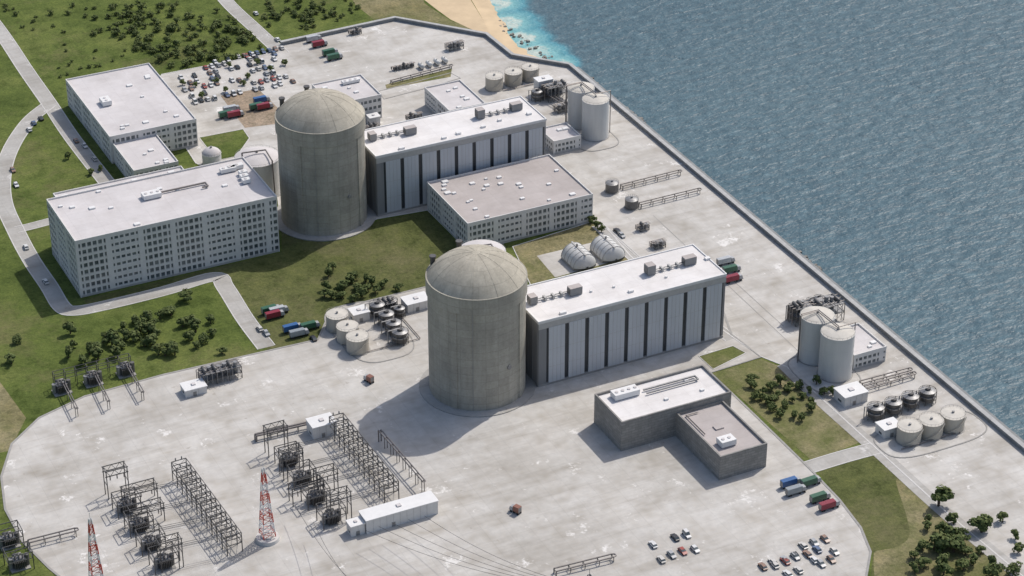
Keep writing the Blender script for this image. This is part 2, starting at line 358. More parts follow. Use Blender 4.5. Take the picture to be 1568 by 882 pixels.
# ------------------------------------------------------------------ reactors
def reactor(c):
    mb=MB(); H=57;r=21.6
    mb.cyl(c,r+4.5,0,.5,'kerb',48,cap='road'); n=72
    mb.cyl(c,r,.5,H-7,'react',n)
    mb.cyl(c,r+.7,H-7,H,'react',n)
    vs=[]
    for rr in(r-.1,r+.7):
        for i in range(n): a=2*math.pi*i/n; vs.append((c[0]+rr*math.cos(a),c[1]+rr*math.sin(a),H-7))
    mb.add(vs,[(i,n+i,n+(i+1)%n,(i+1)%n) for i in range(n)],'react')
    mb.cyl(c,r+.7,H,H+.6,'react',n); mb.dome(c,r+.1,H+.6,11,'dome',n,14)
    rr=r+.1;h=11;RR=(rr*rr+h*h)/(2*h);a0=math.asin(rr/RR)
    for i in range(12):
        t=2*math.pi*i/12; pts=[]
        for j in range(9):
            a=a0*(1-j/8*.93); q=RR*math.sin(a); pts.append((c[0]+q*math.cos(t),c[1]+q*math.sin(t),H+.6+RR*math.cos(a)-(RR-h)))
        mb.path(pts,.13,'dome',4)
    for i in range(4):
        t=math.radians(45+90*i-8); d=Vector((math.cos(t),math.sin(t),0)); sd=Vector((-d.y,d.x,0)); cc=Vector((c[0],c[1],0))
        P=[cc+d*(r-1)-sd*1.6,cc+d*(r+.35)-sd*1.5,cc+d*(r+.35)+sd*1.5,cc+d*(r-1)+sd*1.6]
        vs=[(q.x,q.y,.5) for q in P]+[(q.x,q.y,H-7) for q in P]; mb.add(vs,[(0,1,5,4),(1,2,6,5),(2,3,7,6),(4,5,6,7)],'react')
    t=math.radians(-75); d=Vector((math.cos(t),math.sin(t),0)); cc=Vector((c[0],c[1],20))
    mb.tube(cc+d*(r-1),cc+d*(r+.5),1.1,'steel2',12)
    t=math.radians(-120)
    d=Vector((math.cos(t),math.sin(t),0)); q=Vector((c[0],c[1],0))+d*(r+.25)
    mb.tube((q.x,q.y,.5),(q.x,q.y,H),.12,'kerb',4)
    for dx,dy in((-14,15),(2,22)):
        mb.cyl((c[0]+dx,c[1]+dy),1.2,H-4,H+5,'steel',10); mb.cyl((c[0]+dx,c[1]+dy),1.6,H+5,H+5.8,'steel',10)
    mb.obj('reactor_building',(c[0],c[1],0))
R1=Vector((0,0,0)); R2=G(497,331)
reactor(R1); reactor(R2)
# ------------------------------------------------------------------ roofs, offices
def par(mb,x0,y0,x1,y1,z,k,h=.8,w=.45):
    mb.box(x0,y0,z,x1,y0+w,z+h,k);mb.box(x0,y1-w,z,x1,y1,z+h,k);mb.box(x0,y0+w,z,x0+w,y1-w,z+h,k);mb.box(x1-w,y0+w,z,x1,y1-w,z+h,k)
def hvac(mb,x,y,z,dx,dy,h,k='white'):
    mb.box(x-dx/2,y-dy/2,z+.4,x+dx/2,y+dy/2,z+h,k); mb.box(x-dx/2+.4,y-dy/2+.4,z,x+dx/2-.4,y+dy/2-.4,z+.4,'steel2')
    for i in range(int(max(dx,dy)//3)):
        if dx>dy: mb.cyl((x-dx/2+1.8+3*i,y),.8,z+h,z+h+.3,'roof',10)
        else: mb.cyl((x,y-dy/2+1.8+3*i),.8,z+h,z+h+.3,'roof',10)
def skyl(mb,x0,y0,x1,y1,z,n,seed=0):
    rr=random.Random(seed)
    for _ in range(n):
        x=x0+3+rr.random()*(x1-x0-6); y=y0+2.5+rr.random()*(y1-y0-5); s=.7+rr.random()*.9
        mb.cbox((x,y,z),(s*2,s*1.5,.7),'white')
def dims(Np,Rp,Lp,z):
    n=G(*Np,z);r=G(*Rp,z);l=G(*Lp,z); return n.x,n.y,r.x,l.y
def facade(mb,x0,y0,x1,y1,z,floors,bay,group=6,base=1.0):
    g=.35; mb.box(x0+g,y0+g,0,x1-g,y1-g,z-.02,'glass')
    fhh=(z-base)/floors
    def bar(a0,a1,zb,zt,k,pr,side):
        if side==0: mb.box(x0+a0,y0+g-pr,zb,x0+a1,y0+g+.05,zt,k)
        if side==1: mb.box(x0+g-pr,y0+a0,zb,x0+g+.05,y0+a1,zt,k)
        if side==2: mb.box(x0+a0,y1-g-.05,zb,x0+a1,y1-g+pr,zt,k)
        if side==3: mb.box(x1-g-.05,y0+a0,zb,x1-g+pr,y0+a1,zt,k)
    for side in range(4):
        Ls=(x1-x0) if side%2==0 else (y1-y0)
        bar(.4,Ls-.4,0,base,'frame2',.30,side)
        nb=max(2,round(Ls/bay)); bw=Ls/nb
        for f in range(floors):
            zb=base+f*fhh
            bar(.4,Ls-.4,zb+fhh-1.2,zb+fhh,'frame' ,.26,side)
        for i in range(nb+1):
            wide=(i%group==0); w=bay*.5 if wide else bay*.15
            a=i*bw; a0=max(.38,a-w);a1=min(Ls-.38,a+w)
            bar(a0,a1,base,z,'frame',.34 if wide else .30,side)
        for i in range(nb):
            if (i//group)%3==1:
                for f in range(floors): bar(i*bw+.2,i*bw+bw-.2,base+f*fhh+.02,base+f*fhh+fhh*.26,'frame',.22,side)
            else:
                for f in range(floors): bar(i*bw+.2,i*bw+bw-.2,base+f*fhh+.02,base+f*fhh+fhh*.12,'frame2',.2,side)
    for cx,cy in((x0,y0),(x1-.4,y0),(x0,y1-.4),(x1-.4,y1-.4)): mb.box(cx,cy,0,cx+.4,cy+.4,z,'frame')
def office(name,Np,Rp,Lp,z,floors,bay=2.4,roof='roof',ns=8,seed=1,extra=None,ww=None):
    x0,y0,x1,y1=ww if ww else dims(Np,Rp,Lp,z)
    mb=MB(); facade(mb,x0,y0,x1,y1,z,floors,bay)
    mb.box(x0-.05,y0-.05,z-.02,x1+.05,y1+.05,z+.25,'frame',roof); par(mb,x0-.05,y0-.05,x1+.05,y1+.05,z+.25,'frame')
    skyl(mb,x0,y0,x1,y1,z+.25,ns,seed)
    if extra: extra(mb,x0,y0,x1,y1,z+.25)
    mb.obj(name); return x0,y0,x1,y1
def at(u,v,z): p=G(u,v,z); return p.x,p.y
def ex1(mb,x0,y0,x1,y1,z):
    x,y=at(232,302,z); hvac(mb,x,y,z,9,5,2.6)
    a=at(247,297,z);b=at(315,283,z); mb.path([(a[0],a[1],z+1),(b[0],a[1],z+1),(b[0],a[1]-4,z+1),(b[0]-3,a[1]-4,z+1)],.5,'pipe',6)
    for u,v in((349,263),(360,259)): x,y=at(u,v,z); hvac(mb,x,y,z,8,3,2.4)
    for u,v in((372,268),(374,274),(377,280)): x,y=at(u,v,z); hvac(mb,x,y,z,4,3,2.4)
office('office_building',(115,372),(424,303),(70,308),30,8,2.7,'roof',9,3,ex1)
b0=dims((115,372),(424,303),(70,308),30)
office('office_building',None,None,None,27,7,2.7,'roof',3,5,None,ww=(b0[0]+6,b0[3]+.6,b0[0]+72,b0[3]+10))
def ex2(mb,x0,y0,x1,y1,z): x,y=at(162,159,z); hvac(mb,x,y,z,5,7,3)
office('office_building',(168,212),(297,180),(105,123),15,4,2.8,'roof',11,4,ex2)
office('office_building',(205,264),(268,243),(170,213),11,3,2.8,'roof',5,9)
def ex3(mb,x0,y0,x1,y1,z): x,y=at(537,127,z); hvac(mb,x,y,z,10,3,2)
office('office_building',(508,163),(580,143),(470,133),13,3,2.7,'roof',4,2,ex3)
office('office_building',(688,172),(740,157),(650,136),10,3,2.6,'roof',5,6)
office('office_building',(716,345),(903,295),(655,281),15,4,2.6,'roofm',22,12)
office('office_building',(848,219),(888,208),(838,196),7,2,2.3,'roof',2,5)
office('office_building',(1308,547),(1357,533),(1275,508),7,2,2.4,'roof',3,8)
# ------------------------------------------------------------------ turbine halls
def hall(Np,Rp,FRp,z,units,npan=9):
    n=G(*Np,z); r=G(*Rp,z); fr=G(*FRp,z); x0,y0,x1,y1=n.x,n.y,r.x,fr.y
    mb=MB(); mb.box(x0,y0+.6,0,x1,y1,z,'hallg','wroof')
    mb.box(x0-.3,y0-.1,z,x1+.3,y1+.3,z+.9,'frame','wroof'); par(mb,x0-.3,y0-.1,x1+.3,y1+.3,z+.9,'white',.5,.5)
    L=x1-x0; s0=4.0
    mb.box(x0+s0,y0+.45,1.5,x1-1,y0+.6,z-3.2,'strip')
    pw=(L-s0-1)/npan
    for i in range(npan):
        a=x0+s0+pw*i+ (pw*.11); mb.box(a,y0-.15,1.2,a+pw*.79,y0+.46,z-3.0,'panel')
        for j in range(1,4): mb.box(a+pw*.79*j/4-.05,y0-.21,1.3,a+pw*.79*j/4+.05,y0-.15,z-3.1,'frame2')
        for zz in(9.5,18.5): mb.box(a+.02,y0-.20,zz,a+pw*.79-.02,y0-.15,zz+.12,'frame2')
    mb.box(x0+.1,y0,z-3.0,x1-.1,y0+.6,z-.01,'frame2')
    mb.box(x0,y0+.05,0,x1,y0+.6,1.2,'kerb'); mb.box(x0,y0+.02,1.2,x0+s0-.1,y0+.6,z-3,'hallg')
    W=y1-y0
    for i in range(7): yy=y0+1+i*(W-2)/6; mb.box(x0-.25,yy-.3,0,x0,yy+.3,z-.02,'hallg'); mb.box(x1,yy-.3,0,x1+.25,yy+.3,z-.02,'hallg')
    mb.box(x1,y0+W*.35,0,x1+.3,y0+W*.65,8,'steel')
    for kind,u,v,sx,sy,h in units:
        x,y=at(u,v,z+.9)
        if kind=='h':
            mb.box(x-sx/2,y-sy/2,z+1.2,x+sx/2,y+sy/2,z+.9+h,'hallg','roofm'); mb.box(x-sx/2+.5,y-sy/2+.5,z+.9,x+sx/2-.5,y+sy/2-.5,z+1.2,'steel')
            for k in range(3): mb.box(x-sx/2-.06,y-sy/2+.6+k*sy/3,z+2,x-sx/2,y-sy/2+.3+(k+1)*sy/3-.3,z+h,'steel')
        else: mb.cbox((x,y,z+.9),(sx,sy,h),'white')
    hs=[k for k in units if k[0]=='h']
    for a,b_ in zip(hs[0::2],hs[1::2]):
        p=at(a[1],a[2],z+.9);q=at(b_[1],b_[2],z+.9)
        for o in(-.7,.7): mb.path([(p[0],p[1]+o,z+2),(q[0],p[1]+o,z+2)],.28,'steel2',5)
        for t in(.3,.5,.7): mb.cbox((p[0]+(q[0]-p[0])*t,p[1],z+.9),(1,2.6,1.9),'frame2')
    mb.obj('turbine_hall'); return x0,y0,x1,y1
h1=hall((825,497),(1112,423),(1060,378),33,[('h',815,464,3.5,4,4),('h',880,450,6,3.5,4),('h',995,419,4,4,5),('h',1055,404,6,3.5,4),('s',862,480,3,1.5,1),('s',966,447,2.4,1.5,1),('s',1083,397,2.4,2,1),('s',1020,425,1,1,.8),('s',905,447,1,1,.8),('s',940,440,1,1,.8)])
h2=hall((576,243),(838,187),(800,150),33,[('h',570,214,3.5,4,4),('h',628,205,6,3.5,4),('h',735,180,4,4,5),('h',790,168,6,3.5,4),('s',615,228,3,1.5,1),('s',680,212,2.4,1.5,1),('s',702,205,2.4,2,1),('s',765,185,2,1.5,1),('s',810,175,2.4,2,1),('s',740,195,2.4,1.5,1)])
# ------------------------------------------------------------------ grey service building (L)
z=14; x0,y0,x1,y1=dims((952,650),(1122,605),(911,606),z)
mb=MB(); mb.box(x0,y0,0,x1,y1,z,'block','wroof'); par(mb,x0,y0,x1,y1,z,'block',1.1,.7)
x,y=at(957,606,z); hvac(mb,x,y,z,12,5,3); a=at(985,600,z); b_=at(1062,577,z)
mb.path([(a[0],a[1],z+1),(b_[0],a[1],z+1),(b_[0],a[1]-3,z+1),(a[0],a[1]-3,z+1)],.45,'steel2',6)
for u,v in((1020,612),(1075,598),(1050,583)): x,y=at(u,v,z); mb.cbox((x,y,z),(1.8,1.4,.8),'white')
z2=11; X0,Y0,X1,Y1=dims((1103,703),(1176,683),(1043,640),z2)
mb.box(X0,Y0,0,X1,y0-.02,z2,'block','roofm'); par(mb,X0,Y0,X1,y0-.02,z2,'block',1.1,.7)
x,y=at(1112,680,z2); hvac(mb,x,y,z2,7,5,3); x,y=at(1100,655,z2); mb.cbox((x,y,z2),(4,3,.6),'roofm')
mb.path([(X0+3,Y0+18,z2+.8),(X0+3,y0-3,z2+.8),(X0+9,y0-3,z2+.8)],.3,'pipe',5)
mb.obj('service_building')
# ------------------------------------------------------------------ tanks
def tank(c,r,h,k='tank',roof='troof',dome=0,stair=True,name='storage_tank',railing=True):
    mb=MB(); n=32; mb.cyl(c,r+.6,0,.35,'kerb',n); mb.cyl(c,r,.35,h,k,n)
    for zz in [h*.33,h*.66]: mb.cyl(c,r+.05,zz,zz+.18,k,n)
    mb.cyl(c,r+.15,h-.25,h+.05,k,n)
    if dome: mb.dome(c,r,h+.05,dome,roof,n,7)
    else: mb.cyl(c,r,h+.05,h+.05+r*.1,roof,n,r2=.5)
    top=h+(dome or r*.1)
    mb.cyl(c,.6,top-.2,top+.8,'steel2',8)
    if railing:
        m=20; rp=[(c[0]+(r)*math.cos(2*math.pi*i/m),c[1]+r*math.sin(2*math.pi*i/m),h+1.0) for i in range(m+1)]
        mb.path(rp,.05,'steel2',3)
        for q in rp[:-1]: mb.tube((q[0],q[1],h),q,.05,'steel2',3)
    if stair:
        m=14; pts=[]
        for i in range(m+1):
            a=math.radians(-150+ i*7); pts.append((c[0]+(r+.6)*math.cos(a),c[1]+(r+.6)*math.sin(a),.4+(h-.4)*i/m))
        for a,b_ in zip(pts,pts[1:]): mb.tube(a,b_,.25,k,4)
    mb.obj(name,(c[0],c[1],0))
def T(u,v): p=G(u,v); return (p.x,p.y)
for u,v in((517,502),(533,520),(548,536)): tank(T(u,v),5.2,7.5)
for u,v in((757,135),(786,128),(812,121)): tank(T(u,v),5.0,7.5)
for u,v in((1391,674),(1424,665),(1457,655)): tank(T(u,v),5.4,7.5)
tA=T(1247,547);tB=T(1278,573);tC=T(889,190);tD=T(911,208)
tank(tA,7.8,22.5,'tankw','troof',1.2,False);tank(tB,7.6,22.5,'tankw','troof',1.2,False)
tank(tC,7.2,22,'tankw','troof',1.2,False);tank(tD,7.2,22,'tankw','troof',1.2,False)
for a,b_ in((tA,tB),(tC,tD)):
    mb=MB(); z=25
    for o in(-.5,.5): mb.path([(a[0]-9+o,a[1]+o,0),(a[0]-9+o,a[1]+o,z),(a[0]+o,a[1]+o,z),(b_[0]+o,b_[1]+o,z)],.25,'pipe',5)
    mb.path([(b_[0],b_[1],z),(b_[0]+9,b_[1],z),(b_[0]+9,b_[1],0)],.25,'pipe',5)
    mb.obj('tank_pipework')
for cc,hh in((T(397,293),20),(T(738,432),17)):
    tank(cc,11.5,hh,'tankw','roof',2.5,False)
    mb=MB(); mb.path([(cc[0]-8,cc[1],hh+1),(cc[0]-8,cc[1],hh+4),(cc[0]+4,cc[1]-2,hh+4),(cc[0]+4,cc[1]-11,hh+2),(cc[0]+4,cc[1]-12.5,4)],.4,'pipe',6); mb.obj('tank_pipework')
tank(T(325,252),5,7,'tankw','roof',3)
def apron(u,v,rx,ry,name='tank_apron'):
    c=G(u,v); pts=[Vector((c.x+rx*(abs(math.cos(a))**.6)*(1 if math.cos(a)>0 else -1),c.y+ry*(abs(math.sin(a))**.6)*(1 if math.sin(a)>0 else -1),0)) for a in [2*math.pi*i/36 for i in range(36)]]
    sheet(name,[tuple(p) for p in pts],.17,'conc',kerb='kerb',kw=.6,world=True)
apron(565,508,16,27); apron(905,210,12,16); apron(1425,665,26,12); apron(1262,570,13,17)
def cooling(c,r=3.6,h=6.5):
    mb=MB(); mb.cyl(c,r*.95,1.5,h*.55,'tankd',18); mb.cyl(c,r*1.08,h*.55,h*.62,'steel2',18); mb.cyl(c,r*.9,h*.62,h*.9,'tankd',18); mb.cyl(c,r*1.02,h*.9,h,'steel2',18,r2=r*.55)
    mb.cyl(c,r*.35,h,h+.9,'steel',10)
    for i in range(8):
        a=2*math.pi*i/8; q=(c[0]+r*1.1*math.cos(a),c[1]+r*1.1*math.sin(a)); mb.tube((q[0],q[1],0),(q[0],q[1],h*.95),.16,'steel',4)
    for zz in(h*.35,h*.95): mb.path([(c[0]+r*1.1*math.cos(2*math.pi*i/16),c[1]+r*1.1*math.sin(2*math.pi*i/16),zz) for i in range(17)],.13,'steel',3)
    mb.path([(c[0]-r*1.1,c[1],1),(c[0]-r*1.7,c[1],1),(c[0]-r*1.7,c[1],h+1),(c[0],c[1],h+1)],.25,'steel2',5)
    mb.obj('cooling_unit',(c[0],c[1],0))
for u,v in((578,482),(592,496),(603,510),(613,524)): cooling(T(u,v))
for u,v in((600,472),(612,484)): cooling(T(u,v),2.6,5)
for u,v in((1340,640),(1367,632),(1393,623),(1419,615)): cooling(T(u,v))
for u,v in((823,153),(843,146),(835,138),(855,142)): cooling(T(u,v),3.2,6)
for u,v in((1215,490),(1228,486),(1241,481),(1253,477)): cooling(T(u,v),2.6,8)
# ------------------------------------------------------------------ small sheds
def shed(u,v,dx,dy,h,name='equipment_shed',k='frame',top='white'):
    c=G(u,v); x0,y0,x1,y1=c.x-dx/2,c.y-dy/2,c.x+dx/2,c.y+dy/2
    mb=MB(); mb.box(x0,y0,0,x1,y1,h,k,top); mb.box(x0-.3,y0-.3,h,x1+.3,y1+.3,h+.35,'white')
    mb.box(x0+dx*.35,y0-.08,0,x0+dx*.35+1.6,y0,2.3,'steel2'); mb.box(x0-.08,y0+dy*.3,1.2,x0,y0+dy*.6,2.2,'glass')
    mb.cbox((c.x,c.y,h+.35),(min(dx,dy)*.25,min(dx,dy)*.25,.5),'roof')
    for i in range(1,int(dx//3)): mb.box(x0+3*i-.06,y0-.05,.1,x0+3*i+.06,y0-.001,h-.05,'frame2')
    mb.obj(name)
shed(637,470,12,8,4.5); shed(550,488,8,7,4.5); shed(1302,612,12,9,5); shed(1360,663,9,7,4.5); shed(297,600,10,7,3.6); shed(832,143,9,6,9); shed(493,662,11,8,6)
shed(572,190,6,5,5)
shed(611,795,32,7.5,6.5,'switchgear_building'); shed(545,815,6,5,5)
# ------------------------------------------------------------------ steel structures
def frame(mb,x0,y0,x1,y1,levels,k='steel',nx=2,ny=2,r=.22,deck=None,diag=True):
    xs=[x0+(x1-x0)*i/(nx-1) for i in range(nx)];ys=[y0+(y1-y0)*i/(ny-1) for i in range(ny)]; zt=levels[-1]
    for x in xs:
        for y in ys: mb.tube((x,y,0),(x,y,zt),r,k,4)
    for z in levels:
        for x in xs: mb.tube((x,y0,z),(x,y1,z),r*.8,k,4)
        for y in ys: mb.tube((x0,y,z),(x1,y,z),r*.8,k,4)
        if deck and z in deck: mb.box(x0,y0,z-.1,x1,y1,z+.02,'steel2')
    if diag:
        zl=[0]+list(levels)
        for a,b_ in zip(zl,zl[1:]):
            for y in(y0,y1):
                for p,q in zip(xs,xs[1:]): mb.tube((p,y,a),(q,y,b_),r*.5,k,3)
            for x in(x0,x1):
                for p,q in zip(ys,ys[1:]): mb.tube((x,p,a),(x,q,b_),r*.5,k,3)
def procskid(u,v,dx,dy,h,seed):
    rr=random.Random(seed); c=G(u,v); mb=MB(); frame(mb,c.x-dx/2,c.y-dy/2,c.x+dx/2,c.y+dy/2,[h*.5,h],'steel',max(2,int(dx//4)),2,.2,[h*.5,h])
    for i in range(int(dx//2.4)):
        x=c.x-dx/2+1.4+2.4*i; hh=h*(.8+.5*rr.random())
        if rr.random()<.6: mb.cyl((x,c.y+rr.uniform(-dy*.25,dy*.25)),.8+.4*rr.random(),h*.5,h*.5+hh*.7,'steel2',10)
        else: mb.hcyl((x,c.y,h+1.0),(0,1,0),dy*.6,.8,'tankd',10)
        mb.path([(x,c.y-dy/2,.8),(x,c.y-dy/2-.8,.8),(x,c.y-dy/2-.8,h+.8),(x,c.y,h+.8)],.15,'steel2',4)
    for o in(-.6,0,.6): mb.path([(c.x-dx/2-1.5,c.y+o*dy*.5,1),(c.x-dx/2-1.5,c.y+o*dy*.5,h+.5),(c.x+dx/2+1,c.y+o*dy*.5,h+.5)],.18,'pipe',5)
    mb.obj('process_skid')
procskid(338,580,18,7,6,1); procskid(1265,487,13,10,9,2); procskid(697,75,9,4,4,3); procskid(850,150,12,7,8,4); procskid(590,476,8,6,5,5)
procskid(985,352,5,3,3,6); procskid(1008,378,6,4,3,7); procskid(1225,492,9,7,9,8); procskid(862,170,8,4,4,9); procskid(545,52,6,2.5,2.5,10); procskid(618,105,12,2,2,11); procskid(635,183,7,3,3,12); procskid(572,200,6,4,3,13)
def truss(p,q,w,h,nb=11):
    mb=MB(); p=Vector(p);q=Vector(q); d=(q-p).normalized(); s=Vector((-d.y,d.x,0))*(w/2); L=(q-p).length
    prev=None
    for i in range(nb+1):
        c=p+d*(L*i/nb); a=c+s;b_=c-s
        for e in(a,b_): mb.tube((e.x,e.y,0),(e.x,e.y,h),.24,'steel',4)
        for z in(h*.5,h*.78,h): mb.tube((a.x,a.y,z),(b_.x,b_.y,z),.2,'steel',4)
        mb.tube((a.x,a.y,h*.5),(b_.x,b_.y,h),.12,'steel',3)
        for t in(-.3,.3): e=c+s*t*2*.7; mb.cyl((e.x,e.y),.28,h,h+1.5,'steel2',6)
        if prev:
            for u_,v_ in((prev[0],a),(prev[1],b_)):
                for z in(h*.5,h*.78,h): mb.tube((u_.x,u_.y,z),(v_.x,v_.y,z),.18,'steel',4)
                mb.tube((u_.x,u_.y,h*.5),(v_.x,v_.y,h),.12,'steel',3); mb.tube((u_.x,u_.y,0),(v_.x,v_.y,h*.5),.1,'steel',3)
            mb.tube((prev[0].x,prev[0].y,h),(b_.x,b_.y,h),.1,'steel',3)
        prev=(a,b_)
    mb.obj('busbar_rack')
truss(G(276,733),G(360,848),6.5,9.5); truss(G(516,663),G(600,768),6.5,9.5)
def transformer(u,v,fr=True):
    c=G(u,v); x,y=c.x,c.y; mb=MB()
    mb.cbox((x,y,0),(8,6,.4),'kerb'); mb.cbox((x,y,.4),(4.6,3,3.8),'tankd'); mb.cbox((x,y,4.2),(4.9,3.3,.3),'steel2')
    for sgn in(-1,1):
        for i in range(7): mb.cbox((x-2.1+i*.7,y+sgn*2.2,.9),(.25,1.2,3),'steel')
    mb.hcyl((x-.5,y+.6,5.9),(1,0,0),3.4,.65,'tankd',10)
    for i in range(3):
        xx=x-1.5+1.5*i; mb.cyl((xx,y-.9),.22,4.5,6.8,'steel2',6)
        for k in range(4): mb.cyl((xx,y-.9),.42,4.8+k*.5,4.92+k*.5,'pipe',8)
    mb.cyl((x+3.3,y),1.0,.4,5.5,'tankd',10); mb.cyl((x-3.3,y),1.0,.4,5,'steel2',10)
    if fr:
        frame(mb,x-5,y-3.8,x+5,y+3.8,[5.5,8.5],'steel',2,2,.24,None,False)
        mb.tube((x-5,y-3.8,8.5),(x+5,y+3.8,8.5),.15,'steel',3)
    mb.obj('transformer')
for u,v in((195,783),(214,812),(232,840),(252,868),(443,712),(463,740),(484,770),(508,800)): transformer(u,v)
def gantry(u,v,w,h):
    c=G(u,v); mb=MB()
    for yy in(c.y-2.2,c.y+2.2):
        for x in(c.x-w/2,c.x+w/2): mb.tube((x,yy,0),(x,yy,h),.24,'steel',4)
        for z in(h,h-2.5): mb.tube((c.x-w/2-.5,yy,z),(c.x+w/2+.5,yy,z),.22,'steel',4)
        n=5
        for i in range(n): a=c.x-w/2+w*i/n; mb.tube((a,yy,h-2.5 if i%2 else h),(a+w/n,yy,h if i%2 else h-2.5),.12,'steel',3)
    for x in(c.x-w/2,c.x+w/2):
        for z in(h,h*.5): mb.tube((x,c.y-2.2,z),(x,c.y+2.2,z),.18,'steel',4)
    for i in range(3): x=c.x-w/3+w/3*i; mb.cyl((x,c.y-2.2),.25,h-4.5,h-2.5,'pipe',6)
    mb.obj('switchyard_gantry')
for u,v in((180,757),(262,868),(424,693),(447,728),(520,795),(500,760)): gantry(u,v,9,14)
for u,v in((225,800),(215,770),(470,765)): gantry(u,v,14,9)
mb=MB()
for a,b_ in(((195,783),(300,762)),((214,812),(318,790)),((232,840),(335,818)),((252,868),(350,846)),((443,712),(535,690)),((463,740),(556,716)),((484,770),(575,745)),((508,800),(597,772))):
    p=G(*a);q=G(*b_)
    for o in(-1.2,0,1.2): mb.tube((p.x,p.y+o,9),(q.x,q.y+o,9),.1,'steel',4)
mb.obj('busbar')
def mast(u,v,h,k1='red',k2='white',wb=2.6,wt=.5,name='lattice_mast'):
    c=G(u,v) if not isinstance(u,Vector) else u; mb=MB(); mb.cyl((c.x,c.y),5,0,1.6,'kerbl',28,r2=4.7); mb.cyl((c.x,c.y),2.6,1.6,2.4,'kerbl',20)
    n=14; pr=None
    for i in range(n+1):
        t=i/n; w=wb+(wt-wb)*t; z=2.4+(h-2.4)*t; k=k1 if (i//2)%2==0 else k2
        cs=[(c.x+sx*w,c.y+sy*w,z) for sx,sy in((-1,-1),(1,-1),(1,1),(-1,1))]
        if pr:
            for j in range(4):
                mb.tube(pr[j],cs[j],.2,k,4); mb.tube(pr[j],cs[(j+1)%4],.11,k,3); mb.tube(cs[j],pr[(j+1)%4],.11,k,3); mb.tube(cs[j],cs[(j+1)%4],.13,k,3)
        pr=cs
    mb.tube((c.x,c.y,h),(c.x,c.y,h+3),.1,k2,4)
    mb.obj(name)
mast(410,826,35); mast(150,905,35)
py=G(900,1010); mast(py,0,40,'steel2','steel2',name='transmission_pylon')
p2=G(560,1010); mast(p2,0,36,'steel2','steel2',name='transmission_pylon')
mb=MB()
for (u,v),o in zip(((560,812),(580,806),(600,800),(625,795),(650,790),(480,800),(450,770)),(-6,-4,-2,0,2,4,6)):
    a=G(u,v,8); b_=Vector((py.x+o*.3,py.y,34))
    if u<500: b_=Vector((p2.x,p2.y,30+o*.5))
    pts=[]
    for i in range(17):
        t=i/16; q=a.lerp(b_,t); q.z-=4*4*t*(1-t)*1.2; pts.append(q)
    mb.path(pts,.09,'steel',3)
mb.obj('overhead_power_line')
def rack(a,b_,h=2.4,sep=2.2,rp=.32,name='pipe_rack'):
    a=G(*a);b_=G(*b_); d=(b_-a).normalized(); s=Vector((-d.y,d.x,0)); L=(b_-a).length; mb=MB()
    for o in(-sep/2,sep/2):
        p=a+s*o;q=b_+s*o; mb.path([(p.x,p.y,.1),(p.x,p.y,h),(q.x,q.y,h)],rp,'pipe',6)
    p=b_+s*(sep/2);q=b_-s*(sep/2); e=b_+d*1.2
    mb.path([(p.x,p.y,h),(e.x+s.x*.6,e.y+s.y*.6,h),(e.x-s.x*.6,e.y-s.y*.6,h),(q.x,q.y,h)],rp,'pipe',6)
    n=max(2,int(L/6))
    for i in range(n+1):
        c=a+d*(L*i/n)
        for o in(-sep/2,sep/2): e=c+s*o; mb.tube((e.x,e.y,0),(e.x,e.y,h-.2),.17,'steel',4)
        p=c+s*(sep/2+.3);q=c-s*(sep/2+.3); mb.tube((p.x,p.y,h-.35),(q.x,q.y,h-.35),.17,'steel',4)
    mb.obj(name)
rack((952,290),(1040,268)); rack((980,318),(1070,296)); rack((850,880),(938,858)); rack((45,838),(116,820),3); rack((1318,592),(1392,572)); rack((1325,600),(1398,578)); rack((392,675),(478,655),3,1.5,.5)
rack((582,676),(648,753),6,1.2,.3); rack((600,128),(690,104),1.6); rack((835,150),(868,172),4)
for (a,b_) in(((95,596),(118,638)),((143,582),(167,627)),((193,570),(219,613))):
    rack((a[0]+4,a[1]+4),b_,5,1.0,.25)
for u,v in((95,600),(143,587),(193,573)): transformer(u,v,False)
c=G(143,587); mb=MB(); a=G(90,592);b_=G(205,562); frame(mb,min(a.x,b_.x)-2,c.y+2,max(a.x,b_.x)-2,c.y+5,[5,8],'steel',8,2,.18,None,False); mb.obj('steel_gantry')
for u,v in((15,835),(30,868)): transformer(u,v)
for u,v in((937,293),(967,318)): tank(T(u,v),3.4,5,'tankd','steel2',.8,False)
mb=MB()
for u0,v0,u1,v1 in((545,545,600,470),(1380,690,1470,665),(770,140,820,128)):
    p=G(u0,v0);q=G(u1,v1); mb.path([(p.x,p.y,.8),(q.x,p.y,.8),(q.x,q.y,.8)],.25,'pipe',5)
mb.obj('ground_pipeline')
for i in range(4):
    p=G(645+12*i,105-3*i); mb=MB(); mb.hcyl((p.x,p.y,1.9),(0,1,0),4.5,1.3,'tankw',12)
    for o in(-1.4,1.4): mb.cbox((p.x,p.y+o,0),(2,.4,1.2),'kerb')
    mb.cyl((p.x,p.y),.3,3.1,3.7,'steel2',8); mb.obj('horizontal_tank')
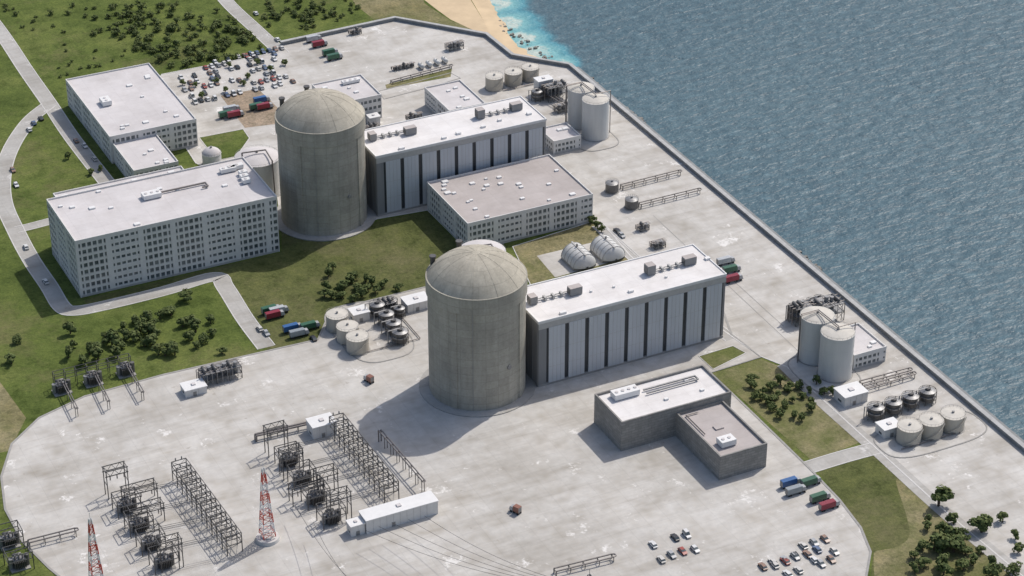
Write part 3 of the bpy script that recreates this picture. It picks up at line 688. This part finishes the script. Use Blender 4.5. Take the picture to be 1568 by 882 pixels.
# ------------------------------------------------------------------ half-barrel gas holders
def quonset(u,v,r=6.2,L=13):
    c=G(u,v); mb=MB(); n=16
    prof=[(-L/2-2.6,.12),(-L/2-2.2,.5),(-L/2-1.2,.82),(-L/2,1),(L/2,1),(L/2+1.2,.82),(L/2+2.2,.5),(L/2+2.6,.12)]; vs=[]
    for t,f in prof:
        for i in range(n+1): a=math.pi*i/n; vs.append((c.x+r*f*math.cos(a),c.y+t,1.6+r*f*math.sin(a)*1.0))
    fs=[(j*(n+1)+i,j*(n+1)+i+1,(j+1)*(n+1)+i+1,(j+1)*(n+1)+i) for j in range(len(prof)-1) for i in range(n)]
    mb.add(vs,fs,'tankw',True); mb.box(c.x-r,c.y-L/2,0,c.x+r,c.y+L/2,1.6,'kerb')
    for j in range(5):
        y=c.y-L/2+L*j/4; mb.path([(c.x+(r+.08)*math.cos(math.pi*i/12),y,1.6+(r+.08)*math.sin(math.pi*i/12)) for i in range(13)],.16,'frame2',4)
    mb.box(c.x-.5,c.y-L/2-1,1.6+r,c.x+.5,c.y+L/2+1,1.6+r+.25,'frame2')
    mb.cyl((c.x,c.y+2),.5,1.6+r,1.6+r+1.6,'steel2',8)
    mb.obj('gas_storage_tank')
quonset(886,402); quonset(930,390)
# ------------------------------------------------------------------ vehicles
def paint(name,c):
    m,nt,b=newmat(name); b.inputs['Roughness'].default_value=.35
    p=pos(nt); f=noise(nt,p,.8,3,.6); nt.links.new(ramp(nt,f,[(.3,[x*.85 for x in c]),(.7,c)]),b.inputs['Base Color'])
    M[name]=m; return name
carcols=[paint('paint_'+n_,c) for n_,c in(('white',(.72,.72,.71)),('silver',(.42,.43,.44)),('black',(.04,.04,.045)),('red',(.36,.08,.06)),('brown',(.30,.19,.14)),('blue',(.10,.15,.26)),('offwhite',(.62,.60,.56)))]
def carmesh(col,van=False):
    mb=MB(); w=.92
    prof=[(-2.2,.35),(2.2,.35),(2.25,.75),(1.2,1.0),(-1.6,1.05),(-2.25,.85)]
    n=len(prof); vs=[(x,-w,z) for x,z in prof]+[(x,w,z) for x,z in prof]
    mb.add(vs,[tuple(range(n)),tuple(range(2*n-1,n-1,-1))]+[(i,n+i,n+(i+1)%n,(i+1)%n) for i in range(n)],col)
    a=(-1.9,1.0) if not van else (-2.2,1.2); zt=1.55 if not van else 2.1
    b0=[(a[0],-w+.05,1.0),(a[1],-w+.05,1.0),(a[1],w-.05,1.0),(a[0],w-.05,1.0)]; t0=[(a[0]+.45,-w+.2,zt),(a[1]-.65,-w+.2,zt),(a[1]-.65,w-.2,zt),(a[0]+.45,w-.2,zt)]
    mb.add(b0+t0,[(0,1,5,4),(1,2,6,5),(2,3,7,6),(3,0,4,7)],'glass'); mb.add([(x,y,z+.01) for x,y,z in t0],[(0,1,2,3)],col)
    for x in(-1.4,1.4):
        for y in(-w,w): mb.tube((x,y-.12,.33),(x,y+.12,.33),.34,'tyre',10)
    mb.box(2.2,-.8,.55,2.28,-.45,.72,'white'); mb.box(2.2,.45,.55,2.28,.8,.72,'white')
    return mb.mesh('car')
cars=[carmesh(c) for c in carcols]+[carmesh(carcols[0],True)]
wts=[5,4,2,1,3,1,3,2]
def car(x,y,rot,z=.12): inst('parked_car',random.choices(cars,wts)[0],(x,y,z),rot+U(-.05,.05)+(math.pi if R()<.5 else 0),1.1)
a=G(300,160);b_=G(468,126);c=G(258,118)
nr=5
for j in range(nr):
    y=a.y+(c.y-a.y)*(j+.3)/nr
    x=a.x+U(0,3)
    while x<b_.x-5:
        if R()<.62: car(x,y+U(-.8,.8),math.pi/2)
        x+=3.8 if R()<.88 else 9
for (u,v,nn) in((330,97,8),(365,88,9),(315,105,12)):
    p=G(u,v)
    for i in range(nn):
        if R()<.7: car(p.x+3.8*i,p.y,math.pi/2)
for (u,v,nn) in((1000,836,4),(1012,858,4),(1150,874,5),(1185,866,5),(1230,838,3),(1205,880,5),(1245,858,4)):
    p=G(u,v)
    for i in range(nn):
        if R()<.8: car(p.x+5.2*i,p.y+U(-.7,.7),math.pi/2)
for u,v in((40,380),(70,433),(392,22),(425,62),(130,225),(145,245),(117,217),(398,505),(945,355),(952,362),(45,200),(52,190),(20,262),(480,520),(63,183),(25,285),(408,512)):
    p=G(u,v); car(p.x,p.y,math.pi/2)
ccol={n_:paint('container_'+n_,c) for n_,c in(('red',(.30,.035,.06)),('green',(.05,.15,.09)),('blue',(.05,.15,.36)),('white',(.55,.57,.58)),('grey',(.33,.37,.39)),('rust',(.30,.14,.10)))}
def truckmesh(col,L=9):
    k=ccol[col]; mb=MB()
    mb.box(-L/2,-1.0,.8,L/2+2.6,1.0,1.1,'steel')
    mb.box(-L/2,-1.25,1.12,L/2,1.25,3.9,k)
    for i in range(int(L/.6)):
        x=-L/2+.3+i*.59
        for y0_,y1_ in((-1.31,-1.25),(1.25,1.31)): mb.box(x,y0_,1.3,x+.26,y1_,3.75,k)
        mb.box(x,-1.15,3.9,x+.26,1.15,3.95,k)
    mb.box(-L/2-.06,-1.1,1.3,-L/2,-.05,3.7,'steel2'); mb.box(-L/2-.06,.05,1.3,-L/2,1.1,3.7,'steel2')
    x0=L/2+.3; vs=[(x0,-1.15,1.1),(x0+1.9,-1.15,1.1),(x0+1.9,-1.15,2.1),(x0+1.5,-1.15,3.1),(x0,-1.15,3.2)]; vs+= [(x,1.15,z) for x,y,z in vs]
    mb.add(vs,[(0,1,2,3,4),(9,8,7,6,5),(0,5,6,1),(1,6,7,2),(3,8,9,4),(4,9,5,0)],'paint_silver'); mb.add(vs,[(2,7,8,3)],'glass')
    for x in(-L*.38,-L*.25,L*.35,L/2+1.3):
        for y in(-1.0,1.0): mb.tube((x,y-.2,.5),(x,y+.2,.5),.5,'tyre',10)
    return mb.mesh('container_truck')
tm={k:truckmesh(k,7.5) for k in ccol}
for u,v,k in((412,480,'green'),(418,488,'red'),(424,481,'white'),(445,508,'blue'),(472,505,'green'),(455,516,'grey'),(1207,745,'blue'),(1238,744,'green'),(1215,757,'grey'),(1252,768,'green'),(1266,780,'red'),(352,172,'white'),(358,180,'red'),(345,180,'green'),(398,158,'blue'),(403,168,'red'),(392,168,'green'),(478,64,'white'),(487,72,'red'),(503,85,'green'),(510,92,'green'),(1117,418,'green'),(1120,432,'red'),(1108,405,'white')):
    p=G(u,v); inst('container_truck',tm[k],(p.x,p.y,.12),U(-.03,.03),.95)
st=truckmesh('rust',3.2)
for u,v,r_ in((567,586,1.9),(792,786,2.0)):
    p=G(u,v); inst('delivery_truck',st,(p.x,p.y,.12),r_,.9)
# ------------------------------------------------------------------ trees
def treemesh(seed,leafn=420):
    rr=random.Random(seed); mb=MB()
    mb.tube((0,0,0),(0,0,1.5),.28,'bark',6); mb.tube((0,0,1.5),(.1,.1,3.2),.18,'bark',5)
    cl=[]
    for i in range(9):
        a=rr.uniform(0,6.28); rad=rr.uniform(.3,1.9); z=rr.uniform(1.7,4.3)-rad*.25; x,y=rad*math.cos(a),rad*math.sin(a)
        mb.tube((0,0,1.2+rr.random()),(x,y,z),.09,'bark',4); cl.append((x,y,z,rr.uniform(.8,1.35)))
    for i in range(leafn):
        x,y,z,s=cl[rr.randrange(len(cl))]
        th=rr.uniform(0,6.28); ph=math.acos(rr.uniform(-.7,1)); rd=s*rr.uniform(.65,1.08)
        c=Vector((x+rd*math.sin(ph)*math.cos(th),y+rd*math.sin(ph)*math.sin(th),z+rd*.85*math.cos(ph)))
        n=Vector((math.sin(ph)*math.cos(th),math.sin(ph)*math.sin(th),math.cos(ph)+.25))+Vector((rr.uniform(-.5,.5),rr.uniform(-.5,.5),rr.uniform(-.3,.5))); n.normalize()
        a=n.cross(Vector((rr.uniform(-1,1),rr.uniform(-1,1),.3))).normalized(); b_=n.cross(a); q=rr.uniform(.22,.42)
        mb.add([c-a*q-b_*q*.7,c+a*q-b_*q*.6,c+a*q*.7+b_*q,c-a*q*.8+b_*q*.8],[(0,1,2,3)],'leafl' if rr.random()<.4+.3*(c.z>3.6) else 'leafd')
    return mb
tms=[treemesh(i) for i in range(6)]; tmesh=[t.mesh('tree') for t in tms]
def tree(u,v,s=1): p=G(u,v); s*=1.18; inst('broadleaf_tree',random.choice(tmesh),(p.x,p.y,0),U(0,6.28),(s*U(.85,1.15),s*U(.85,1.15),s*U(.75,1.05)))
for u,v in((25,525),(18,557),(108,511),(112,533),(105,548),(137,543),(150,551),(165,523),(172,513),(188,503),(195,518),(182,533),(208,495),(215,508),(225,491),(232,503),(240,518),(235,528),(222,531),(245,488),(243,543),(268,543),(287,460),(262,483),(288,496),(300,508),(293,521),(300,533),(322,495),(325,513),(340,541),(310,525),(150,536),(130,558),(205,523),(180,548),(172,530),(228,512),(253,545),(260,538),(280,500)): tree(u,v,1.0*U(.7,1.3))
for u,v in((503,424),(510,413),(500,444),(507,456),(525,441),(533,434),(540,429),(548,444),(555,454),(560,432),(570,436),(575,449),(585,439),(610,444),(525,456),(540,462),(520,449),(497,455),(563,445)): tree(u,v,.9)
for u,v in((1153,582),(1150,594),(1155,611),(1168,604),(1172,619),(1182,596),(1180,629),(1190,609),(1195,589),(1200,624),(1207,596),(1213,616),(1222,594),(1228,609),(1240,602),(1240,619),(1195,639),(1228,644),(1215,639),(1243,629),(1205,600),(1262,604),(1250,589),(1275,605),(1165,612),(1185,615)): tree(u,v,.75*U(.8,1.2))
for u,v,s in((1437,775,1.7),(1460,803,1),(1503,815,1.6),(1510,812,1.3),(1535,800,.9),(1420,812,.8),(1440,817,1),(1452,825,1.2),(1470,822,1),(1430,842,1.6),(1440,838,1.3),(1460,845,1.7),(1470,840,1.4),(1478,850,1),(1412,842,.9),(1502,848,.8),(1555,825,.8),(1560,846,1),(1490,866,.9),(1520,868,.9),(1400,856,.8),(1475,874,1.1),(1550,878,1.1),(1415,870,1),(1445,880,1.2),(1520,882,1.2),(915,350,.9),(907,341,.9),(921,356,.7),(1420,797,.6),(1445,868,1.2),(1400,875,.8)): tree(u,v,s)
for u,v in((380,120),(352,103),(330,128),(300,133),(310,150),(415,110),(372,130),(280,130),(345,142),(437,100),(395,98)): tree(u,v,.7)
def inpoly(x,y,P):
    r=False;j=len(P)-1
    for i in range(len(P)):
        if (P[i][1]>y)!=(P[j][1]>y) and x<(P[j][0]-P[i][0])*(y-P[i][1])/(P[j][1]-P[i][1])+P[i][0]: r=not r
        j=i
    return r
low=[treemesh(50+i,170) for i in range(4)]
mb=MB()
def scrub(P,n,smin,smax):
    xs=[p[0] for p in P];ys=[p[1] for p in P];k=0
    cl=[(U(min(xs),max(xs)),U(min(ys),max(ys))) for _ in range(max(3,n//7))]
    while k<n:
        if R()<.6: c=random.choice(cl); u=c[0]+random.gauss(0,20);v=c[1]+random.gauss(0,9)
        else: u=U(min(xs),max(xs));v=U(min(ys),max(ys))
        if not inpoly(u,v,P): cl.append((U(min(xs),max(xs)),U(min(ys),max(ys)))); continue
        p=G(u,v); s=U(smin,smax); a=U(0,6.28); ca,sa=math.cos(a)*s,math.sin(a)*s; t=random.choice(low)
        o=len(mb.v); mb.v+=[(p.x+x*ca-y*sa,p.y+x*sa+y*ca,z*s*.8-.5) for x,y,z in t.v]
        ids=[mb.mi(q) for q in t.mats]
        for f,m_ in zip(t.f,t.m): mb.f.append(tuple(o+j for j in f)); mb.m.append(ids[m_]); mb.s.append(False)
        k+=1
scrub([(150,5),(325,0),(345,20),(415,82),(265,105),(190,70)],135,.7,1.35)
scrub([(370,0),(540,0),(555,20),(430,60)],60,.6,1.1)
scrub([(0,8),(140,-10),(200,60),(30,45)],25,.5,1.0)
scrub([(60,60),(230,80),(110,118),(85,130)],18,.4,.7)
mb.obj('distant_scrub_woodland',(0,0,0))
for u,v in((105,243),(140,268),(155,262)): tree(u,v,.7)
# ------------------------------------------------------------------ light, sky, camera
sc=bpy.context.scene
sd=(rt*28+fh*33); sd.z=0; az=math.atan2(sd.y,sd.x); el=math.radians(52)
S=Vector((math.cos(az)*math.cos(el),math.sin(az)*math.cos(el),math.sin(el)))
sun=bpy.data.lights.new('sun','SUN'); sun.energy=2.9; sun.angle=math.radians(.6); sun.color=(1,.945,.875)
so=bpy.data.objects.new('sun',sun); so.rotation_euler=S.to_track_quat('Z','Y').to_euler(); so.location=(0,0,300); sc.collection.objects.link(so)
w=bpy.data.worlds.new('World'); sc.world=w; w.use_nodes=True; nt=w.node_tree
sky=nt.nodes.new('ShaderNodeTexSky'); sky.sky_type='NISHITA'; sky.sun_disc=False; sky.sun_elevation=el; sky.sun_rotation=math.pi/2-az
sky.dust_density=2.5; sky.air_density=.95
bg=nt.nodes['Background']; nt.links.new(sky.outputs[0],bg.inputs['Color']); bg.inputs['Strength'].default_value=.125
cam=bpy.data.cameras.new('camera'); cam.sensor_width=36; cam.lens=FP/1568*36; cam.clip_start=1; cam.clip_end=20000
co=bpy.data.objects.new('camera',cam); mt=Matrix((rt,up,-fw)).transposed().to_4x4(); mt.translation=CAM; co.matrix_world=mt
sc.collection.objects.link(co); sc.camera=co
sc.view_settings.view_transform='Standard'; sc.view_settings.look='None'; sc.view_settings.exposure=0
